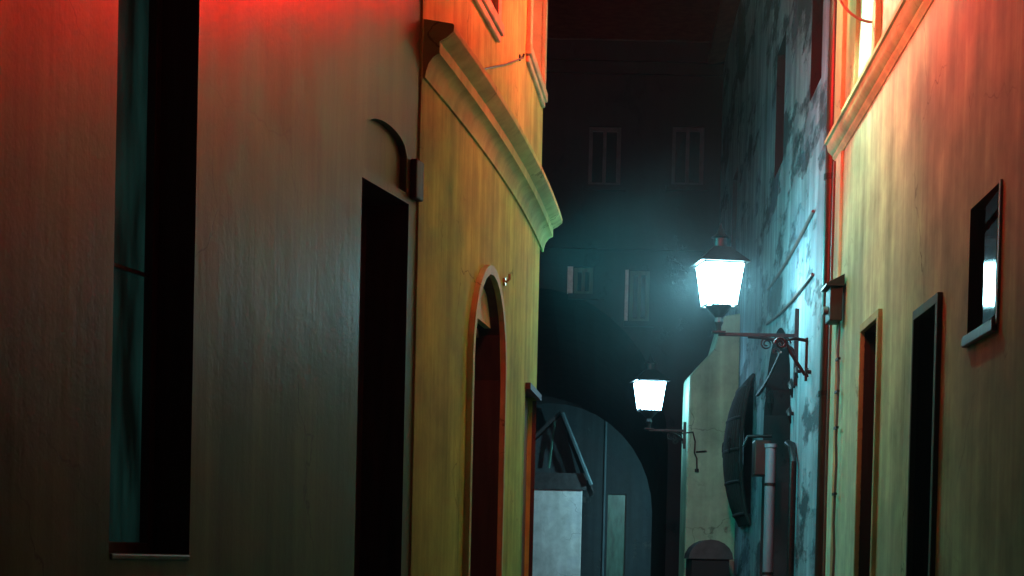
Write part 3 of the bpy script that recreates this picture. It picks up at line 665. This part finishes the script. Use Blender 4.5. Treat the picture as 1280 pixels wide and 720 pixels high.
# white shed
YS = 47.
s0, s1 = at(640, 612, YS), at(728, 612, YS); hz_ = at(700, 611, YS).z
rs = thing('garden_shed', 'whitewashed shed with steep dark gable seen through the arched passage', 'shed', ((s0.x+s1.x)/2, YS, 0))
m = MB(); m.abox(s0.x-.6, s1.x, YS, YS+2.2, 0, hz_); m.build('wall', m_white, rs, bevel=.02)
ap = at(703, 516, YS)
m = MB(); tri = [(s0.x-.7, YS+.25, hz_+.01), (s1.x-.05, YS+.25, hz_+.01), (ap.x, YS+.25, ap.z-.05)]
m.prism(tri, [(x, y+1.9, z) for x, y, z in tri]); m.build('gable', m_court, rs)
m = MB(); e0 = at(742, 612, YS); e0.z = hz_-.12
lft = Vector((s0.x-.9, YS, hz_-.1))
for A, B_ in ((ap, e0), (ap, lft)):
    A = Vector((A.x, YS-.15, A.z)); B_ = Vector((B_.x, YS-.15, B_.z)); up = Vector((0, 0, .1))
    m.prism([A, B_, B_+up, A+up], [v+Vector((0, 2.4, 0)) for v in (A, B_, B_+up, A+up)])
m.build('roof', m_slate, rs)
m = MB(); A, B_ = at(703, 516, YS-.25), at(739, 606, YS-.25); m.tube([A, B_], .055, 6); m.build('barge_board', m_zinc, rs)
m = MB(); A, B_ = at(694, 524, YS+.1), at(686, 585, YS+.1); m.tube([A, B_], .035, 6); m.build('brace', m_teal, rs)
m = MB(); m.abox(s0.x-.6, s1.x+.1, YS-.12, YS-.004, hz_-.02, hz_+.42); m.build('eave_shade', m_slate, rs)  # dark board put in for the shadow under the eave

# ================================================================ LANTERNS
def lantern(loc, label, glassmat, arm_dir, arm_len, wallx, group='wall lanterns along the right side', plate=(-.55, .25)):
    """root at the wall end of the arm; arm runs to the lamp standing on its tip"""
    r = thing('street_lantern', label, 'lantern', loc, group)
    L_ = Vector(loc)     # lamp foot (on top of the arm tip)
    def ring(z, h): return [L_+Vector((sx*h, sy*h, z)) for sx, sy in ((-1, -1), (1, -1), (1, 1), (-1, 1))]
    rot = Matrix.Rotation(math.radians(8), 4, 'Z')
    def rg(z, h): return [L_+rot @ Vector((sx*h, sy*h, z)) for sx, sy in ((-1, -1), (1, -1), (1, 1), (-1, 1))]
    zb, zt, hb_, ht = .265, .68, .15, .205
    b, t = rg(zb, hb_), rg(zt, ht)
    for k in range(4):
        m = MB(); m.quad(b[k], b[(k+1) % 4], t[(k+1) % 4], t[k]); m.build('pane', glassmat, r)
    m = MB()
    b2, t2 = rg(zb-.01, hb_+.003), rg(zt+.01, ht+.004)
    for k in range(4):
        m.tube([b2[k], t2[k]], .006, 6); m.tube([t2[k], t2[(k+1) % 4]], .008, 6); m.tube([b2[k], b2[(k+1) % 4]], .007, 6)
        m.tube([t2[k], t2[k]+Vector((0, 0, .05))], [.014, .002], 6)
        for i in range(1, 6):
            q0 = b2[k].lerp(b2[(k+1) % 4], i/6); m.tube([q0, q0+Vector((0, 0, .05 if i % 2 else .075))+ (q0-L_-Vector((0, 0, zb)))*.06], [.009, .002], 5)
    m.build('frame', m_iron, r)
    m = MB(); t3, t4 = rg(zt+.014, ht+.06), rg(zt+.19, .085); m.prism(t3, t4); m.build('roof', m_iron, r)
    m = MB(); v = L_+Vector((0, 0, zt+.19)); m.tube([v, v+Vector((0, 0, .09)), v+Vector((0, 0, .10)), v+Vector((0, 0, .14)), v+Vector((0, 0, .20)), v+Vector((0, 0, .26))], [.07, .07, .10, .05, .025, .004], 12); m.build('chimney', m_iron, r, smooth=True)
    m = MB(); m.tube([L_, L_+Vector((0, 0, .05)), L_+Vector((0, 0, .09)), L_+Vector((0, 0, .14)), L_+Vector((0, 0, zb-.01))], [.03, .03, .05, .035, .15], 12); m.build('foot', m_iron, r, smooth=True)
    W_ = L_+arm_dir*arm_len
    m = MB(); up = Vector((0, 0, .03)); sd = Vector((-arm_dir.y, arm_dir.x, 0))*.02
    m.box((L_+W_)/2-Vector((0, 0, .03)), (W_-L_)/2+arm_dir*-.0, sd, up*.6)
    m.box(L_-Vector((0, 0, .012)), arm_dir*.07, sd*3, Vector((0, 0, .012)))
    m.build('arm', m_iron, r, bevel=.003)
    m = MB(); m.box(W_+Vector((0, 0, (plate[0]+plate[1])/2)), arm_dir*.02, sd*1.6, Vector((0, 0, (plate[1]-plate[0])/2))); m.build('wall_plate', m_iron, r)
    m = MB(); base = W_-arm_dir*.02
    cv = [L_+arm_dir*arm_len*.38-Vector((0, 0, .05))]
    for i in range(1, 9): a_ = i/8*PI/2; cv.append(L_+arm_dir*arm_len*(.38+.60*math.sin(a_*.98)) - Vector((0, 0, .05+.17*(1-math.cos(a_)))))
    m.tube(cv, .018, 8)
    for (cx_, cz_, R_) in ((.62, -.12, .07), (.84, -.11, .075), (.74, -.2, .04)):
        m.tube([L_+arm_dir*(arm_len*cx_+R_*(1-k/28)*math.cos(k*.55))+Vector((0, 0, cz_+R_*(1-k/28)*math.sin(k*.55))) for k in range(22)], .009, 6)
    m.tube([W_-Vector((0, 0, .2))-arm_dir*.0, W_-Vector((0, 0, .2))+arm_dir*.0+sd*5], .03, 8)
    m.build('scroll', m_iron, r, smooth=True)
    return r
Y1 = 18.4; f1 = at(898, 414, Y1); wx = fP(Y1)
lantern(f1, 'larger glowing lantern on a scrolled iron arm from the peeling wall', m_lamp, Vector((1, 0, 0)), wx-f1.x-.02, wx)
Y2 = 26.9-.35; Y2 = 26.0; 
f2 = at(811, 535, 29.2)
f2 = at(811, 535, 26.55); xw = L0.x
l2 = lantern(f2, 'smaller glowing lantern on an arm from the yellowish buttress', m_lamp2, Vector((1, 0, 0)), xw-f2.x-.02, xw, plate=(-.3, .1))
for ch in l2.children:
    if ch.name.startswith('pane'): pass
# lower stay with weight hanging on the buttress lantern
# loop chain on the buttress beside the small lantern
c0 = at(862, 540, 26.28)
m = MB(); P2 = [at(x, y, 26.27) for x, y in ((858, 541), (866, 540), (869, 552), (868, 566), (871, 573), (871, 586))]; m.tube(P2, .012, 6); m.tube([P2[-1], P2[-1]-Vector((0, 0, .05))], .03, 8); m.tube([at(870, 565, 26.27), at(882, 564, 26.27), at(883, 564, 26.32)], .012, 6)
tag(m.build('chain_pull', m_iron, None, smooth=True), 'thin iron pull hanging on the face of the buttress beside the smaller lantern', 'pull')

Y3 = YE+.85
lantern((-.12, Y3, 4.35), 'lantern added to light the right wall, on the hidden end wall of the corner house, out of sight round its corner', m_lamp3, Vector((0, -1, 0)), .82, 0)  # unseen lantern added to brighten the corner of the right wall
# courtyard lamp (behind the passage jamb)
def small_lamp(name, label, loc, mat, r=.14, wall_dir=Vector((0, 1, 0)), wl=.4):
    t = thing(name, label, 'lamp', loc); L_ = Vector(loc)
    m = MB(); m.tube([L_+Vector((0, 0, -.2)), L_+Vector((0, 0, -.15)), L_+Vector((0, 0, .1))], [r*.4, r*.8, r], 12); m.build('lamp_glass', mat, t, smooth=True)
    m = MB(); m.tube([L_+Vector((0, 0, .105)), L_+Vector((0, 0, .2)), L_+Vector((0, 0, .3))], [r*1.3, r*.8, .02], 12); m.build('lamp_cap', m_iron, t, smooth=True)
    m = MB(); m.tube([L_+Vector((0, 0, .2)), L_+Vector((0, 0, .32)), L_+Vector((0, 0, .32))+wall_dir*wl], .02, 8); m.build('arm', m_iron, t)
    return t
small_lamp('courtyard_lamp', 'courtyard lamp fixed on the rear wall of the end house behind the passage jamb', (inner[0].x+.9, YB+.9, 4.2), m_lampc, .16, Vector((0, -1, 0)), .89)
# ================================================================ unseen red neon and added fill lamps above the frame
SC = Vector((.95, 13.5, 6.5))
ns = thing('unseen_neon', 'red neon ring with an added tray high above the alley', 'neon sign', SC)
m = MB(); m.tube([SC+Vector((.30*math.cos(2*PI*k/24)*.3, 0, .30*math.sin(2*PI*k/24))) for k in range(25)], .05, 10, cap=False); m.build('neon_tube', m_neon, ns, smooth=True)
m = MB(); m.abox(SC.x-.45, SC.x+.5, SC.y-.9, SC.y+.4, SC.z-.43, SC.z-.41); m.build('shade_tray', m_iron, ns)  # unseen plate added to keep red light off the lower walls
m = MB(); m.tube([SC+Vector((0, 0, .5)), Vector((fR(13.5), 13.5, 7.0))], .02, 8); m.tube([SC+Vector((0, 0, .5)), SC+Vector((0, 0, -.45))], .012, 8); m.build('arm', m_iron, ns)
S2 = Vector((.75, 11.3, 5.72))
n2 = thing('unseen_neon', 'small red ring light added out of view over the middle of the alley, above the picture', 'neon sign', S2)  # second red light, unseen, added to redden the upper walls
m = MB(); m.tube([S2+Vector((.20*math.cos(2*PI*k/24), 0, .20*math.sin(2*PI*k/24))) for k in range(25)], .03, 10, cap=False); m.build('neon_tube', m_red_fill, n2, smooth=True)
m = MB(); m.tube([S2+Vector((0, 0, .2)), S2+Vector((0, 0, .5)), Vector((fR(11.3), 11.3, 6.22))], .012, 8); m.tube([S2+Vector((0, 0, .12)), S2+Vector((0, 0, -.32))], .008, 6); m.build('arm', m_iron, n2)
m = MB(); m.abox(S2.x-.34, S2.x+.34, S2.y-.5, S2.y+.3, S2.z-.345, S2.z-.33); m.build('shade_tray', m_iron, n2)  # added under the ring to cut its light low down
WL = Vector((.5, 11.6, 5.62))
wlm = thing('fill_lamp', 'fill lamp added in a light blocking trough to brighten the right wall, above the picture', 'lamp', WL)  # added yellowish green fill light; its plates block the left wall
m = MB(); m.tube([WL+Vector((0, 0, -.06)), WL+Vector((0, 0, .06))], .06, 12); m.build('lamp_glass', m_fill, wlm, smooth=True)
m = MB(); m.abox(WL.x-.13, WL.x-.12, WL.y-.5, WL.y+.5, WL.z-.11, WL.z+.3); m.abox(WL.x-.12, WL.x+.02, WL.y-.5, WL.y+.5, WL.z-.11, WL.z-.10); m.build('shield', m_iron, wlm)
m = MB(); m.abox(WL.x-.12, WL.x+.3, WL.y+.5, WL.y+.51, WL.z-.11, WL.z+.3); m.build('end_shield', m_iron, wlm)
m = MB(); m.tube([WL+Vector((0, 0, .065)), WL+Vector((0, 0, .45)), Vector((fL(11.6), 11.6, WL.z+.45))], .015, 8); m.build('arm', m_iron, wlm)

GL = Vector((1.8, 15.2, 7.1))
gl = thing('fill_lamp', 'added greenish white fill lamp with a flat metal shield high over the alley end, above the picture', 'lamp', GL)  # unseen fill light added for both walls; shield darkens the far end
m = MB(); m.tube([GL+Vector((0, 0, -.07)), GL+Vector((0, 0, .07))], .07, 12); m.build('lamp_glass', m_green, gl, smooth=True)
m = MB(); m.abox(GL.x-.085, GL.x+.62, GL.y+.15, GL.y+.165, GL.z-.3, GL.z+.45); m.build('shield', m_iron, gl)
m = MB(); m.tube([GL+Vector((0, 0, .075)), GL+Vector((0, 0, .5)), Vector((fP(15.2), 15.2, GL.z+.5))], .015, 8); m.build('arm', m_iron, gl)
ML = Vector((1.85, 13.9, 6.45))
ml = thing('mint_fill', 'added pale green hooded fill lamp on the cream house corner, above the picture', 'lamp', ML)  # unseen fill light added for the green patch on the cream wall
m = MB(); m.tube([ML+Vector((0, 0, -.07)), ML+Vector((0, 0, .07))], .07, 12); m.build('lamp_glass', m_mint, ml, smooth=True)
m = MB(); m.prism([ML+Vector((-.11, -.5, -.34)), ML+Vector((-.10, -.5, -.34)), ML+Vector((-.10, -.5, .2)), ML+Vector((-.11, -.5, .2))], [ML+Vector((-.11, .13, -.34)), ML+Vector((-.10, .13, -.34)), ML+Vector((-.10, .13, .2)), ML+Vector((-.11, .13, .2))]); m.build('side_hood', m_iron, ml)
m = MB(); m.abox(ML.x-.11, ML.x+.6, ML.y+.131, ML.y+.14, ML.z-.34, ML.z+.2); m.build('hood', m_iron, ml)
m = MB(); m.tube([ML+Vector((0, 0, .075)), ML+Vector((0, 0, .25)), Vector((fR(13.9), 13.9, ML.z+.25))], .015, 8); m.build('arm', m_iron, ml)
# ================================================================ haze
hz3 = MB(); hz3.abox(-21, 21, -13, 71, -1, 16.5)
m, N, L, B = nt('night haze'); N.remove(B); pv = N.new('ShaderNodeVolumePrincipled'); pv.inputs['Density'].default_value = .0008; pv.inputs['Color'].default_value = (.6, .85, 1, 1); pv.inputs['Anisotropy'].default_value = .5
L.new(pv.outputs[0], N['Material Output'].inputs['Volume'])
o = hz3.build('haze', m); o['kind'] = 'stuff'

mc = f1+Vector((-.15, 0, .45))
mm = bpy.data.meshes.new('lantern_halo'); bm_ = bmesh.new(); bmesh.ops.create_icosphere(bm_, subdivisions=3, radius=2.0); bm_.to_mesh(mm); bm_.free()
mo = bpy.data.objects.new('lantern_halo', mm); C.objects.link(mo); mo.location = mc; mo['kind'] = 'stuff'  # ball of haze added around the larger lantern to give it a halo
m, N, L, B = nt('lantern halo volume'); N.remove(B); pv = N.new('ShaderNodeVolumePrincipled'); pv.inputs['Color'].default_value = (.7, .92, 1, 1)
tc = N.new('ShaderNodeTexCoord'); vl = N.new('ShaderNodeVectorMath'); vl.operation = 'LENGTH'; L.new(tc.outputs['Object'], vl.inputs[0])
mr = N.new('ShaderNodeMapRange'); mr.interpolation_type = 'SMOOTHSTEP'; mr.inputs[1].default_value = 0; mr.inputs[2].default_value = 1.9; mr.inputs[3].default_value = .07; mr.inputs[4].default_value = 0; L.new(vl.outputs['Value'], mr.inputs[0])
nn_ = N.new('ShaderNodeTexNoise'); nn_.inputs['Scale'].default_value = 1.6; L.new(tc.outputs['Object'], nn_.inputs[0])
mu = N.new('ShaderNodeMath'); mu.operation = 'MULTIPLY'; L.new(mr.outputs[0], mu.inputs[0]); L.new(nn_.outputs[0], mu.inputs[1]); L.new(mu.outputs[0], pv.inputs['Density'])
L.new(pv.outputs[0], N['Material Output'].inputs['Volume']); mm.materials.append(m)

# ================================================================ world + moon
W = bpy.data.worlds.new('World'); S.world = W; W.use_nodes = True
wn, wl = W.node_tree.nodes, W.node_tree.links
sk = wn.new('ShaderNodeTexSky'); sk.sky_type = 'NISHITA'; sk.sun_disc = False; sk.sun_elevation = math.radians(35); sk.sun_rotation = math.radians(200)
wl.new(sk.outputs[0], wn['Background'].inputs[0]); wn['Background'].inputs[1].default_value = .00008
sl = bpy.data.lights.new('moon', 'SUN'); sl.energy = .001; sl.angle = math.radians(.5); sl.color = (1, .95, .9)
so = bpy.data.objects.new('moon', sl); C.objects.link(so); so.rotation_euler = (math.radians(55), 0, math.radians(-20))
S.view_settings.view_transform = 'Standard'; S.view_settings.look = 'None'; S.view_settings.exposure = 0; S.view_settings.gamma = 1
S.cycles.use_denoising = True
S.cycles.max_bounces = 6; S.cycles.volume_bounces = 0; S.cycles.diffuse_bounces = 4
S.cycles.sample_clamp_indirect = 4
S.cycles.caustics_reflective = False; S.cycles.caustics_refractive = False
